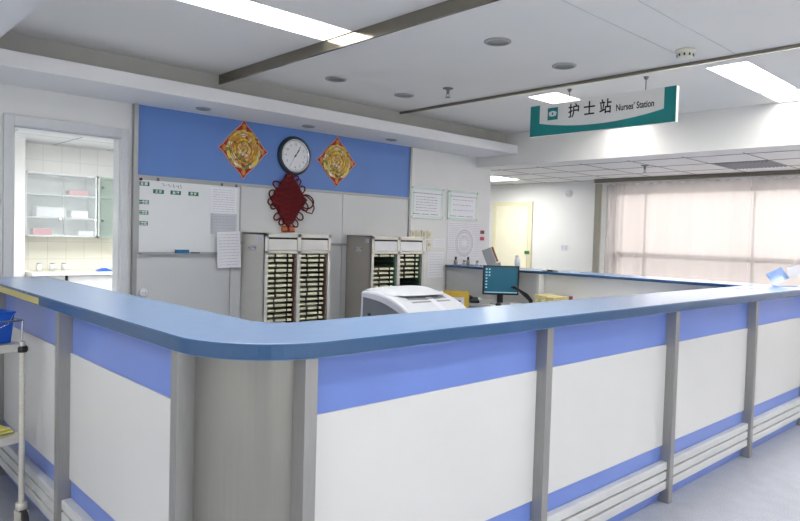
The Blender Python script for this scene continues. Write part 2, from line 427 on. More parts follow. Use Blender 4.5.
for i in range(4):
    a, b = PX[i]+.046, PX[i+1]
    B(a, b, 1.645, 1.653, .321, .888).build('white_panel', 'white', desk)
    for z0, z1 in ((.192, .236), (.137, .182), (.081, .127)): B(a, b, 1.612, 1.652, z0, z1).build('bumper_rail', 'rail', desk, .005)
    B(a, b, 1.646, 1.652, .082, .234).build('rail_backing', 'dark', desk)
for i in range(2):
    a, b = PYs[i]+.048, PYs[i+1]
    B(.94, .949, a, b, .321, .888).build('white_panel', 'white', desk)
    for z0, z1 in ((.192, .236), (.137, .182), (.081, .127)): B(.907, .949, a, b, z0, z1).build('bumper_rail', 'rail', desk, .005)
    B(.943, .949, a, b, .082, .234).build('rail_backing', 'dark', desk)
for x in PX: B(x, x+.046, 1.595, 1.66, 0, 1.08).build('post', 'post', desk, .002)
for y in PYs: B(.89, .95, y, y+.048, 0, 1.08).build('post', 'post', desk, .002)
cp = [(.948, 1.934)] + arc(1.185, 1.885, .235, 180, 270, 20)[1:] 
cv = MB(); n = len(cp)
cv.add([(x, y, 0) for x, y in cp]+[(x, y, 1.08) for x, y in cp], [(i, i+1, n+i+1, n+i) for i in range(n-1)], True)
cv.build('corner_panel', 'curve', desk)
B(5.705, 5.722, 1.9, 3.93, .0, 1.103).build('inner_panel', 'white', desk)
B(5.705, 5.722, 3.93, YB-.025, .0, 1.103).build('inner_panel', mat('white_laminate_shaded', (196, 198, 198), .4), desk)  # shadow near the back wall painted into this white panel
B(5.6, 5.72, 3.90, 3.93, .785, 1.1).build('inner_divider', 'white', desk)

# low desks inside the station
dk = thing('desk', 'white low desk running along inside the front counter', 'desk', (1.5, 1.9, 0))
B(-.2, 3.3, .003, .84, .71, .74).build('desktop', 'white', dk, .003)
for x in (-.18, 1.4, 3.25): B(x, x+.03, .01, .62, 0, .71).build('leg_panel', 'white', dk)
dk = thing('desk', 'pale corner desk under the monitor with a dark knee space', 'desk', (5.19, 2.62, 0))
B(0, .512, 0, 2.66, .752, .78).build('desktop', 'white', dk, .003)
for y in (.0, 1.05, 1.65, 2.6): B(.02, .5, y, y+.03, 0, .752).build('leg_panel', 'white', dk)
B(.06, .5, 1.68, 2.6, .1, .745).build('drawer_pedestal', 'lgrey', dk)
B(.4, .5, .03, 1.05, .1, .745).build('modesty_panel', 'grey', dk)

# ------------------------------------------------------------------ ceiling fittings
def troffer(a, b, c, d, label, cells=True):
    L, W = b-a, d-c
    t = thing('ceiling_light', label, 'light', ((a+b)/2, (c+d)/2, ZC), 0, 'recessed strip ceiling lights')
    h = .07
    MB().box(-L/2, L/2, -W/2, -W/2+.006, -.004, h).box(-L/2, L/2, W/2-.006, W/2, -.004, h).box(-L/2, -L/2+.006, -W/2, W/2, -.004, h).box(L/2-.006, L/2, -W/2, W/2, -.004, h).build('housing', 'pwhite', t)
    B(-L/2, L/2, -W/2, W/2, h, h+.01).build('diffuser', 'lightb' if a > 5.7 and d < 4 and c > 0 else 'light', t)
    lv = MB(); k = max(2, int(L/.075))
    for i in range(1, k): lv.box(-L/2+L*i/k-.0012, -L/2+L*i/k+.0012, -W/2, W/2, .008, .035)
    lv.box(-L/2, L/2, -.002, .002, .008, .035)
    lv.build('louvre', mat('louvre_white', (240, 240, 240), .4, emit=(255,255,255), es=.5) if 'louvre_white' not in bpy.data.materials else bpy.data.materials['louvre_white'], t)
    return t
rowname = ['over the grey wall racks', 'over the middle of the station', 'over the counter front', 'nearest the front wall']
for i, (a, b, c, d) in enumerate(lights):
    r, k = divmod(i, 3)
    lab = {0: 'long strip light left of the first steel baffle, row ', 1: 'long strip light right of the sign baffle, row ', 2: 'short strip light against the ceiling beam, row '}[k] + rowname[r]
    troffer(a, b, c, d, lab)
ZKEEP = ZC
for (a, b, c, d), lab in (((-1.5, -.3, .4, .7), 'unseen fill strip light added in the low left ceiling beside the camera'), ((-1.5, -.3, 2.4, 2.7), 'unseen fill strip light added in the low left ceiling facing the counter end')):  # out-of-view troffers added for fill
    t = troffer(a, b, c, d, lab); t.location.z = ZS
t = troffer(5.9+1.0, 5.9+2.2, -.9, -.6, 'unseen fill strip light added in the corridor tile ceiling beyond the right edge'); t.location.z = ZT  # added out of view to brighten the corridor ceiling
t = troffer(.65, 1.25, 5.9, 6.2, 'unseen fill strip light added in the side room ceiling left of the doorway'); t.location.z = 2.38  # added out of view to brighten the side room
t = troffer(2.5, 3.7, 5.7, 6.0, 'unseen fill strip light added in the side room ceiling behind the back wall'); t.location.z = 2.38  # second added light, hidden from the camera by the wall
t = thing('ceiling_light', 'square bright light panel in the tile ceiling near the cream door', 'light', (7.48, 6.08, ZT))
B(-.3, .3, -.3, .3, .03, .04).build('diffuser', 'light2', t)
MB().box(-.3, .3, -.3, -.28, -.004, .03).box(-.3, .3, .28, .3, -.004, .03).box(-.3, -.28, -.28, .28, -.004, .03).box(.28, .3, -.28, .28, -.004, .03).build('frame', 'pwhite', t)

def baffle(x, label, h=.075):
    tag(B(x-.0, x+.018, -3.04, 4.849, ZC-h, ZC-.0005).build('ceiling_baffle', 'mirror', None, .001), label, 'baffle', 'long steel ceiling strips')
baffle(2.535, 'polished steel strip across the ceiling meeting the end of the left strip light')
baffle(4.49, 'polished steel strip across the ceiling carrying the hanging sign', .024)

def downlight(x, y, z, label, grp, r=.085):
    t = thing('downlight', label, 'downlight', (x, y, z), 0, grp)
    MB().lathe([(r, -.0005), (r, -.008), (r*.8, -.012), (r*.76, -.004)]).build('trim_ring', 'alu', t)
    MB().lathe([(r*.77, -.006), (r*.6, -.004), (r*.3, -.003), (.0005, -.003)]).build('lens', 'lens', t)
G = 'unlit round downlights in the high ceiling'
downlight(3.22, 4.23, ZC, 'unlit round downlight in the high ceiling, farthest left near the back soffit', G)
downlight(3.98, 4.24, ZC, 'unlit round downlight in the high ceiling left of the small sprinkler', G)
downlight(3.27, 2.65, ZC, 'largest unlit round downlight at the top middle of the ceiling', G)
downlight(4.03, 2.66, ZC, 'unlit round downlight just above the left half of the hanging sign', G)
G = 'small downlights in the soffit over the blue board'
downlight(2.49, 5.01, ZS, 'small soffit downlight above the left gold diamond ornament', G, .06)
downlight(3.53, 5.03, ZS, 'small soffit downlight above the wall clock', G, .06)
downlight(4.56, 5.03, ZS, 'small soffit downlight right of the right gold diamond ornament', G, .06)
def sprinkler(x, y, z, label):
    t = thing('sprinkler', label, 'sprinkler', (x, y, z), 0)
    MB().lathe([(.0005, -.0005), (.045, -.001), (.04, -.008), (.014, -.012), (.011, -.05), (.0005, -.05)]).build('stem', 'lens', t)
    MB().lathe([(.0005, -.075), (.022, -.075), (.022, -.079), (.0005, -.079)]).build('deflector', 'lens', t)
    MB().tube([(-.012, 0, -.048), (-.016, 0, -.062), (-.004, 0, -.076)], .003).tube([(.012, 0, -.048), (.016, 0, -.062), (.004, 0, -.076)], .003).build('yoke', 'lens', t)
sprinkler(4.03, 3.77, ZC, 'small steel sprinkler head on the high ceiling left of the hanging sign')
sprinkler(7.0, 3.53, ZT, 'small steel sprinkler head under the tile ceiling before the curtain')
t = thing('smoke_detector', 'cream round smoke detector on the ceiling above the hanging sign', 'smoke detector', (4.2, 1.88, ZC))
MB().lathe([(.0005, 0), (.06, -.0005), (.06, -.014), (.052, -.018), (.048, -.045), (.036, -.055), (.0005, -.056)]).build('body', 'beige', t)
sl = MB()
for k in range(10):
    a = 2*PI*k/10; sl.box(-.005, .005, .047, .052, -.043, -.028, Matrix.Rotation(a, 4, 'Z'))
sl.build('slot', 'black', t)
# ventilation grille on the tile ceiling
t = thing('ceiling_vent', 'grey louvred air vent in the tile ceiling above the curtain', 'vent', (7.48, 2.60, ZT))
B(-.3, .3, -.27, .27, -.006, -.0005).build('backing', 'vent', t)
v = MB()
for k in range(14): v.box(-.29, .29, -.255+k*.038, -.243+k*.038, -.014, -.004)
v.build('slats', mat('vent_slat', (126, 128, 136), .5), t)

# hanging sign
SGY, SGZ = 2.675, 2.293
sg = thing('hanging_sign', 'nurses station sign in teal and grey hanging from the steel ceiling strip', 'sign', (4.53, SGY, SGZ))
hy, hz = .607, .247
B(-.018, .018, -hy, hy, 0, hz).build('board', mat('sign_board_white', (226, 228, 228), .4), sg)
B(-.0195, -.017, -hy+.001, hy-.001, .001, hz-.001).build('face', 'signface', sg)
def crescent():
    p = []
    top = [(.62-.09, hz)]  # local y, z, left side (y = +) inner edge
    pts = [(hy, hz), (hy, 0), (-hy, 0), (-hy, hz), (-hy+.085, hz), (-hy+.085, .098)]
    for i in range(1, 20):
        u = i/20; y = -hy+.085 + u*(2*hy-.175); z = .098*(1-u)+.10*u - .26*.235*4*u*(1-u)*.85
        pts.append((y, max(z, .03)))
    pts += [(hy-.09, .10), (hy-.09, hz)]
    return pts
MB().prism(crescent(), -.0215, -.019, 'x').build('teal_border', 'teal', sg)
for i, ch in enumerate('护士站'):
    text('lettering', ch, .115, face_mx(-.0196, .26-i*.135-.008, .128), 'inkdark', sg, .001, bold=.0016, xs=.9)
text('lettering', "Nurses' Station", .068, face_mx(-.0196, -.155, .125), 'inkdark', sg, .001, bold=.0013, xs=.70)
ic = B(-.0215, -.019, .345, .44, .118, .215).build('icon', 'teal', sg)
nc = [(.35+.0, 0)]
MB().prism([(.362, .150), (.392, .144), (.423, .150), (.43, .175), (.42, .183), (.392, .190), (.365, .183), (.355, .175)], -.0225, -.0214, 'x').build('icon_cap', 'pwhite', sg)
MB().box(-.0232, -.0224, .386, .399, .160, .174).box(-.0232, -.0224, .3895, .3955, .156, .178).build('icon_cross', 'teal', sg)
for y in (.258, -.372):
    MB().cyl((0, y, hz-.001), (0, y, .335), .0035).cyl((0, y, .325), (0, y, .346), .010, .02).build('hanger', 'lens', sg)

# ------------------------------------------------------------------ whiteboard and what is on it
wb = thing('whiteboard', 'white magnetic board on the grey wall panel left of the racks', 'whiteboard', (2.072, YB-.03, 1.25))
B(.012, .91, 0, .010, .012, .595).build('surface', mat('whiteboard_enamel', (226, 230, 232), .2, var=.01), wb)
MB().box(0, .92, -.006, .010, 0, .014).box(0, .92, -.006, .010, .59, .604).box(0, .014, -.006, .010, .0, .604).box(.906, .92, -.006, .010, .0, .604).build('frame', 'alu', wb, .002)
B(.02, .89, -.035, -.005, -.006, .004).build('pen_tray', 'alu', wb, .002)
yb = YB-.0305
def magnet(x, z, s, label, w=.088, h=.033):
    t = thing('magnet_label', label, 'magnet', (x, yb, z), 0, 'green magnets with white characters')
    B(-w/2, w/2, -.004, 0, -h/2, h/2).build('strip', 'green', t)
    k = len(s.replace(' ', ''))
    text('characters', s, .027, face_my(0, -.0042, -.010), 'paper', t, .0004, bold=.0006, align='CENTER', xs=.95)
magnet(2.122, 1.808, '日 期', 'green magnet at the top left corner of the whiteboard')
magnet(2.242, 1.753, '主 班', 'green magnet in the upper row, nearest the left column')
magnet(2.387, 1.753, '治 疗', 'green magnet in the middle of the upper row')
magnet(2.542, 1.753, '夜 班', 'green magnet at the right end of the upper row')
magnet(2.119, 1.662, '一病区', 'green magnet second down in the left column')
magnet(2.116, 1.578, '二病区', 'green magnet third down in the left column')
magnet(2.113, 1.492, '三病区', 'green magnet lowest in the left column')
wr = MB()
def stroke(pts, r=.0018): wr.tube([(x, yb-.0005, z) for x, z in pts], r, 5)
hx = 2.27; hz_ = 1.808
for pts in ([(0,.012),(.015,.008),(.006,.0),(.02,-.004)], [(.028,.002),(.04,.002)], [(.046,.01),(.06,.005),(.05,-.003),(.066,-.006)], [(.075,.006),(.076,.004)], [(.075,-.006),(.076,-.008)],
            [(.09,.012),(.086,.0),(.098,-.006),(.09,-.016)], [(.108,.0),(.118,.0)], [(.126,.008),(.127,-.018)], [(.138,.01),(.15,.008),(.142,.0),(.154,-.006),(.142,-.016)]):
    stroke([(hx+x*1.1, hz_+z) for x, z in pts])
tag(wr.build('handwriting', 'inkdark'), 'row of marker handwriting at the top of the whiteboard', 'handwriting')
tag(B(2.385, 2.50, yb-.032, yb-.004, 1.2535, 1.284).build('board_eraser', mat('eraser_blue', (20, 110, 160), .6), None, .004), 'blue board eraser on the pen tray of the whiteboard', 'eraser')
tag(B(2.52, 2.60, yb-.022, yb-.012, 1.2535, 1.263).build('marker_pen', 'black', None, .003), 'black marker pen lying on the pen tray beside the blue eraser', 'pen')
tag(MB().cyl((2.095, yb, 1.842), (2.095, yb-.012, 1.842), .012).build('round_magnet', mat('dark_red_magnet', (90, 20, 40), .5)), 'small dark red round magnet in the whiteboard top corner', 'magnet')
def sheet(x0, x1, z0, z1, y, label, tilt=0, lines=14, cols=6, name='paper_sheet', curl=0, ink='ink', tbl=None, m='paper', group='papers on the whiteboard'):
    cx, cz = (x0+x1)/2, (z0+z1)/2; w, h = x1-x0, z1-z0
    t = thing(name, label, 'paper', (cx, y, cz), 0, group, rot=(0, tilt, 0))
    n = 6; vs = []; fs = []
    for j in range(n+1):
        zz = -h/2+h*j/n; yy = -curl*(1-j/n)**2
        vs += [(-w/2, yy-.001, zz), (w/2, yy-.001, zz)]
    fs = [(2*j, 2*j+1, 2*j+3, 2*j+2) for j in range(n)]
    MB().add(vs, fs, True).build('sheet', m, t)
    pr = MB(); rnd = random.Random(int(x0*1000))
    for i in range(lines):
        zz = h/2-h*(i+1)/(lines+1); yy = -curl*((.5-zz/h))**2-.002
        x = -w*.42
        while x < w*.4:
            l = rnd.uniform(.02, .09)*w*2
            pr.box(x, min(x+l, w*.42), yy-.0004, yy, zz-.0017, zz+.0017); x += l+w*.03
    if tbl:
        for k in range(cols+1):
            xx = -w*.42+w*.84*k/cols; pr.box(xx-.001, xx+.001, -.0022, -.0016, -h/2+h*tbl[0], -h/2+h*tbl[1])
    pr.build('print', ink, t)
    return t
lightink = mat('faint_ink', (176, 179, 190), .8)
sheet(2.70, 2.95, 1.535, 1.825, yb, 'upper printed sheet on the right side of the whiteboard', lines=13, ink=lightink)
sheet(2.70, 2.95, 1.42, 1.60, yb-.003, 'printed table sheet in the middle at the right of the whiteboard', lines=6, cols=12, tbl=(.1, .9), ink=lightink, m='papergrey')
sheet(2.75, 2.975, 1.13, 1.445, yb-.035, 'lowest printed sheet hanging below the whiteboard edge', tilt=-.045, lines=11, ink=lightink)
for x in (2.235, 2.80, 2.94): tag(B(x-.01, x+.01, yb-.01, yb, 1.838, 1.862).build('paper_clip', 'grey', None, .002), {2.235: 'small grey clip on the left of the whiteboard top edge', 2.80: 'small grey clip above the upper sheet, left one', 2.94: 'small grey clip above the upper sheet, right one'}[x], 'clip', 'small clips on the whiteboard frame')

# ------------------------------------------------------------------ clock, ornaments, knot
ck = thing('wall_clock', 'round wall clock with dark rim and white dial on the blue board', 'clock', (3.545, YB-.021, 2.175)); ck.scale = (1.05, 1, 1.05)
MB().lathe([(.174, 0), (.176, -.012), (.17, -.028), (.155, -.036), (.143, -.032)], axis='y', n=48).build('rim', 'clockrim', ck)
MB().lathe([(.146, -.034), (.141, -.038), (.134, -.032), (.132, -.026)], axis='y', n=48).build('inner_ring', 'chrome', ck)
MB().lathe([(.140, -.026), (.0005, -.026)], axis='y', n=48).build('dial', mat('dial_white', (232, 234, 238), .5), ck)
tk = MB()
for k in range(60):
    a = 2*PI*k/60; L = .012 if k % 5 == 0 else .005
    tk.box(-.0012, .0012, -.0275, -.0262, .128-L, .128, Matrix.Rotation(a, 4, 'Y'))
tk.build('tick_marks', 'ink', ck)
for k in range(1, 13):
    a = 2*PI*k/12
    text('numeral', str(k), .028, face_my(.1*math.sin(a), -.0265, .1*math.cos(a)-.009), 'ink', ck, .0004, align='CENTER')
def hand(name, a, L, w, y, m, tail=.02):
    MB().box(-w, w, y-.001, y, -tail, L, Matrix.Rotation(math.radians(a), 4, 'Y')).build(name, m, ck)
hand('hour_hand', 37, .07, .0035, -.028, 'inkdark'); hand('minute_hand', 31, .098, .0025, -.030, 'inkdark'); hand('second_hand', 212, .1, .001, -.032, 'inkdark')
MB().lathe([(.008, -.026), (.008, -.034), (.0005, -.034)], axis='y').build('hub', 'black', ck)

def ornament(x, z, sx, sz, label):
    t = thing('diamond_ornament', label, 'ornament', (x, YB-.021, z), 0, 'red and gold diamond ornaments')
    def ring(k, wob, n=160, ph=0, p=1.0):
        out = []
        for i in range(n):
            a = 2*PI*i/n
            c, s = math.cos(a), math.sin(a)
            d = 1/((abs(c)**p+abs(s)**p)**(1/p))
            corner = max(abs(c), abs(s))
            d = min(d, 1.0)
            e = 1+wob*math.cos(a*28)+ .05*max(0, math.cos(4*a))**10 - .02*max(0, math.cos(4*a-.75))**8 - .02*max(0, math.cos(4*a+.75))**8
            out.append((k*sx*d*e*c, k*sz*d*e*s))
        return out
    MB().prism(ring(1.0, .012, p=1.08), 0, -.003, 'y').build('edge', 'pinkedge', t)
    MB().prism(ring(.955, .012, p=1.08), -.003, -.006, 'y').build('backing', 'redframe', t)
    for c, s in ((1,0),(-1,0),(0,1),(0,-1)):
        MB().prism([(c*sx*.80+.026*math.cos(a)*(.8), s*sz*.80+.028*math.sin(a)) for a in [2*PI*i/8 for i in range(8)]], -.006, -.009, 'y').build('corner_flower', mat('copper_foil', (206, 130, 60), .35, .3, var=.35, scale=70) if 'copper_foil' not in bpy.data.materials else bpy.data.materials['copper_foil'], t)
    n = 72; 
    MB().prism([(sx*.74*(1+.025*math.cos(12*a))*math.cos(a), sz*.70*(1+.025*math.cos(12*a))*math.sin(a)) for a in [2*PI*i/n for i in range(n)]], -.006, -.012, 'y').build('medallion', 'cut', t)
    rg = MB()
    for r in (.33, .52):
        rg.tube([(sx*r*math.cos(a), -.013, sz*r*.95*math.sin(a)) for a in [2*PI*i/40 for i in range(40)]], .0035, 6, True)
    for k in range(12):
        a = 2*PI*k/12; rg.tube([(sx*r*math.cos(a+(r-.3)*1.6), -.013, sz*.95*r*math.sin(a+(r-.3)*1.6)) for r in (.34, .42, .5)], .003, 5)
    rg.build('raised_rings', 'orange' if x < 3.5 else 'gold', t)
    hs = MB()
    for k in range(8):
        a = 2*PI*k/8+.2
        hs.lathe([(.014, -.012), (.010, -.016), (.0005, -.018)], (sx*.2*math.cos(a), 0, sz*.19*math.sin(a)), 'y', 8)
    hs.build('centre_petals', mat('pale_pink_gold', (216, 170, 130), .4, var=.3, scale=90) if 'pale_pink_gold' not in bpy.data.materials else bpy.data.materials['pale_pink_gold'], t)
ornament(3.012, 2.176, .236, .25, 'red and gold diamond ornament left of the clock')
ornament(4.055, 2.17, .237, .24, 'red and gold diamond ornament right of the clock')

kn = thing('chinese_knot', 'dark red woven decorative knot hanging below the clock', 'knot', (3.485, YB-.035, 1.765))
hw, hh = .172, .235
def kr(zz): # half width at height
    t_ = (zz+hh)/(2*hh)
    return hw*max(.0, 1-abs(2*t_-.98)/1.02)**1.0*1.02+.022+.008*math.sin(t_*40)
bm_ = MB()
pts = [(kr(-hh+2*hh*i/24), -hh+2*hh*i/24) for i in range(25)]
poly = [(x, z) for x, z in pts] + [(-x, z) for x, z in reversed(pts)]
bm_.prism(poly, -.012, .01, 'y'); bm_.build('woven_body', 'red', kn)
cords = MB()
def inside(x, z): return abs(z) < hh and abs(x) < kr(z)
for sgn in (1, -1):
    for k in range(-16, 17):
        seg = []
        c0 = k*.024
        for i in range(-60, 61):
            u = i*.006; x = u*.62; z = sgn*u+c0
            if inside(x, z): seg.append((x, -.016-.004*math.cos((u*110)+(k % 2)*PI+(PI if sgn > 0 else 0)), z))
        if len(seg) > 4: cords.tube(seg, .0068, 5)
cords.build('cords', 'red', kn)
lp = MB()
def loop(cx, cz, a, L, w, r=.007):
    p = []; L *= 1.2; w *= 1.3
    for i in range(20):
        t_ = 2*PI*i/20; u = L*(1-math.cos(t_))/2; v_ = w*math.sin(t_)
        p.append((cx+u*math.cos(a)-v_*math.sin(a), -.006, cz+u*math.sin(a)+v_*math.cos(a)))
    lp.tube(p, r, 6, True)
for (cx, cz, a, L, w) in ((-.06,.10,160,.10,.024),(.06,.13,40,.075,.022),(.09,.06,35,.09,.026),(.05,.19,20,.05,.018),(-.13,.0,140,.08,.03),(-.14,-.02,195,.07,.026),(-.13,-.05,215,.06,.02),
        (.13,.0,-10,.13,.05),(.12,-.02,-35,.10,.03),(-.08,-.14,215,.075,.022),(-.05,-.19,230,.055,.02),(.05,-.19,-50,.07,.022),(.09,-.13,-35,.075,.024),(.0,-.2,-90,.04,.02)):
    loop(cx, cz, math.radians(a), L, w)
lp.tube([(.14, -.006, .05), (.21, -.006, .04), (.27, -.006, -.01), (.295, -.006, -.07), (.27, -.006, -.125), (.21, -.006, -.115), (.15, -.006, -.07), (.12, -.006, -.04)], .0055, 6)
lp.build('loops', 'red', kn)
MB().tube([(0, 0, hh-.01), (0, -.02, hh+.03)], .006, 6).build('hanging_cord', 'red', kn)
MB().box(-.07, -.003, -.014, .008, -.305, -.255).box(.003, .072, -.014, .008, -.305, -.255).build('lacquer_tag', 'orange', kn, .008)
MB().box(-.072, .074, -.016, -.01, -.262, -.254).box(-.072, .074, -.016, -.01, -.306, -.298).box(-.012, .012, -.017, .0, -.300, -.240).build('tag_band', 'red', kn, .002)

# ------------------------------------------------------------------ chart racks
def rack(x0, w, label, side, full=True, grn=False):
    D = .39; H_ = 1.443; y0 = 4.89
    t = thing('chart_rack', label, 'rack', (x0, y0, 0), 0, 'steel chart racks against the wall')
    c = MB().box(0, .016, 0, D, .08, H_).box(w-.016, w, 0, D, .08, H_).box(0, w, 0, D, H_-.016, H_).box(0, w, 0, D, .08, .1).box(0, w, D-.01, D, .1, H_-.016)
    c.build('cabinet_body', side, t, .002)
    mid = w/2
    MB().box(0, .032, -.006, .02, .08, H_).box(w-.032, w, -.006, .02, .08, H_).box(mid-.022, mid+.018, -.006, .02, .08, H_).box(0, w, -.006, .02, H_-.035, H_).box(0, w, -.006, .02, H_-.175, H_-.150).build('front_frame', 'steel', t, .002)
    for a, b in ((.032, mid-.022), (mid+.018, w-.032)):
        MB().box(a+.004, b-.004, -.004, .014, H_-.148, H_-.052).build('header_flap', 'pwhite' if not full else 'flap', t, .003)
        B(a, b, .0, .05, H_-.052, H_-.036).build('flap_gap', 'dark', t)
        # slots
        B(a, b, D-.02, D-.011, .1, H_-.176).build('slot_backing', 'dark', t)
        k = 0; z = H_-.205; rr = random.Random(int(a*100)+int(x0*10))
        while z > .14:
            B(a, b, .01, D-.02, z-.003, z).build('shelf', 'dark', t)
            dx = rr.uniform(0, .02)
            miss = (not full) and rr.random() < .14
            if not miss:
                fld = MB().box(a+.008+dx*.3, b-.030-dx, rr.uniform(.004, .014), D-.04, z+.0005, z+rr.uniform(.017, .024))
                fld.build('chart_folder', 'chart', t, .002)
                for q in (a+.06+dx, b-.10): B(q, q+.011, -.001, .02, z+.0, z+.026).build('folder_clip', 'dark', t)
            z -= .0435; k += 1
        B(b-.026, b-.012, .005, D-.02, .12, H_-.18).build('slot_guide', mat('guide_green' if grn else 'guide_brown', (70, 110, 92) if grn else (92, 66, 52), .5), t)
    for sx in (0, w):
        q = -1 if sx == 0 else 1
        MB().box(sx+q*.0005, sx+q*.004, .14, .24, H_-.16, H_-.11).tube([(sx+q*.004, .15, H_-.135), (sx+q*.028, .155, H_-.13), (sx+q*.028, .225, H_-.13), (sx+q*.004, .23, H_-.135)], .005, 8).build('side_handle', 'chrome', t)
    MB().box(-.003, -.0005, .04, .09, H_-.07, H_-.03).build('label_plate', 'papergrey', t)
    for sx in (.06, w-.06):
        for sy in (.06, D-.06):
            MB().cyl((sx-.012, sy, .04), (sx+.012, sy, .04), .04).box(sx-.02, sx+.02, sy-.01, sy+.01, .06, .082).build('caster', 'rubber', t)
    return t
rack(3.012, .70, 'steel patient chart rack on the left, full of cream folders', 'steel')
rack(4.208, .73, 'steel patient chart rack on the right behind the printer', 'steel2', False, True)

# ------------------------------------------------------------------ notices on the wall right of the racks
def notice(x0, x1, z0, z1, label, rows_, hdr):
    w, h = x1-x0, z1-z0
    t = thing('notice_board', label, 'notice', (x0, YB, z0), 0, 'framed glass notices beside the racks')
    B(0, w, -.018, -.008, 0, h).build('acrylic_plate', mat('green_tint_acrylic', (206, 222, 214), .15) if 'green_tint_acrylic' not in bpy.data.materials else bpy.data.materials['green_tint_acrylic'], t, .002)
    B(.05, w-.05, -.0195, -.017, .03, h-.03).build('printed_sheet', 'paper', t)
    p = MB(); rr = random.Random(int(x0*77))
    p.box(.02, w-.02, -.0205, -.019, h-.075, h-.069)
    for k in range(3): p.box(.03+k*(w-.1)/3, .03+k*(w-.1)/3+.12, -.0205, -.019, .045, .052)
    for k in range(rows_):
        zz = h-.11-k*(h-.18)/rows_*1.05
        x = .08
        while x < w-.12:
            l = rr.uniform(.02, .06); p.box(x, min(x+l, w-.09), -.0205, -.019, zz-.005, zz); x += l+.012
    p.build('printed_lines', 'ink', t)
    for x, z in ((.018, .018), (w-.018, .018), (.018, h-.018), (w-.018, h-.018)):
        MB().cyl((x, 0, z), (x, -.024, z), .009, n=12).build('standoff', 'chrome', t)
notice(5.10, 5.63, 1.655, 2.01, 'pale framed notice with many text lines right of the blue board', 6, True)
notice(5.71, 6.245, 1.655, 2.01, 'pale framed notice with three spaced text lines near the wall corner', 3, True)
# dial chart
t = thing('wall_chart', 'white wall chart printed with rings of small figures', 'chart', (6.03, YB-.002, 1.415))
B(-.30, .29, -.004, 0, -.215, .215).build('sheet', 'paper', t)
p = MB()
for r, n in ((.06, 10), (.085, 18), (.13, 30), (.155, 38)):
    for k in range(n):
        a = 2*PI*k/n; p.box(r-.008, r+.008, -.0055, -.0045, -.0045, .0045, Matrix.Translation((.0, 0, -.03)) @ Matrix.Rotation(a, 4, 'Y'))
p.build('ring_figures', mat('dial_ink', (120, 96, 104), .8), t)
p = MB()
for zz in [.2-.022*k for k in range(19)]:
    x = -.28
    while x < .27:
        if (x*x+(zz+.03)**2)**.5 > .18: p.box(x, x+.016, -.0055, -.0045, zz-.0025, zz+.0025)
        x += .026
p.build('figure_rows', mat('grid_ink', (176, 160, 164), .8), t)
for z, lab in ((1.525, 'upper small red tag on the wall corner beside the wall chart'), (1.445, 'lower small red tag on the wall corner beside the wall chart')):
    tag(B(6.32, 6.40, YB-.006, YB-.0005, z-.022, z+.022).build('red_tag', mat('crimson_tag', (176, 30, 60), .5) if z < 1.5 else mat('maroon_tag', (120, 30, 60), .5)), lab, 'tag', 'red tags beside the wall chart')
for i, x in enumerate((5.16, 5.245, 5.33, 5.42)):
    t = thing('light_switch', ['beige wall switch, leftmost of four over the right rack', 'beige wall switch, second from left over the right rack', 'beige wall switch, third from left over the right rack', 'beige wall switch, rightmost of four over the right rack'][i], 'switch', (x, YB, 1.475), 0, 'beige wall switches')
    B(-.038, .038, -.01, 0, -.045, .045).build('plate', 'beige', t, .003); B(-.014, .014, -.014, -.009, -.024, .024).build('rocker', mat('rocker_beige', (196, 190, 156), .5), t, .002)
t = thing('wall_socket', 'beige tall wall socket just below the four switches', 'socket', (5.42, YB, 1.355)); B(-.035, .035, -.01, 0, -.06, .06).build('plate', 'beige', t, .003); MB().box(-.015, -.009, -.012, -.009, -.01, .02).box(.009, .015, -.012, -.009, -.01, .02).build('slot', 'grey', t)
sheet(5.14, 5.36, .95, 1.33, YB, 'white printed sheet taped on the wall just right of the right rack', lines=9, ink=lightink, group='papers taped beside the right rack')
sheet(5.42, 5.68, .98, 1.28, YB, 'white printed sheet taped on the wall below the tall socket', lines=9, ink=lightink, group='papers taped beside the right rack')
sheet(5.50, 5.70, 1.33, 1.43, YB, 'small white card taped on the wall between socket and chart', lines=3, ink=lightink, group='papers taped beside the right rack')

t = thing('wall_socket', 'white wall socket low on the grey panel beside the doorway', 'socket', (2.13, YB-.02, .935)); MB().lathe([(.036, 0), (.035, -.018), (.026, -.024), (.0005, -.024)], axis='y').build('plate', 'pwhite', t); MB().box(-.012, -.008, -.0255, -.023, -.008, .008).box(.008, .012, -.0255, -.023, -.008, .008).build('slot', 'grey', t)
t = thing('light_switch', 'white double switch on the far wall left of the curtain', 'switch', (XW, 5.42, 1.35)); B(-.01, 0, -.06, .06, -.045, .045).build('plate', 'pwhite', t, .003)
for q in (-.028, .028): B(-.016, -.009, q-.02, q+.02, -.03, .03).build('rocker', 'papergrey', t, .002)
t = thing('wall_speaker', 'small grey round device high on the far wall beside the door', 'device', (XW, 5.38, 2.14))
MB().lathe([(.055, 0), (.052, -.02), (.0005, -.026)], axis='x').build('body', mat('pale_device', (206, 208, 210), .5), t)
t = thing('door_tag', 'green plastic tag with cord at the cream door frame', 'tag', (XW-.03, 6.07, 1.25))
MB().box(-.016, 0, -.05, .04, -.022, .028).build('tag_plate', 'leaf', t, .01); MB().tube([(-.008, 0, .03), (-.008, 0, .2)], .004).build('cord', 'creamframe', t)

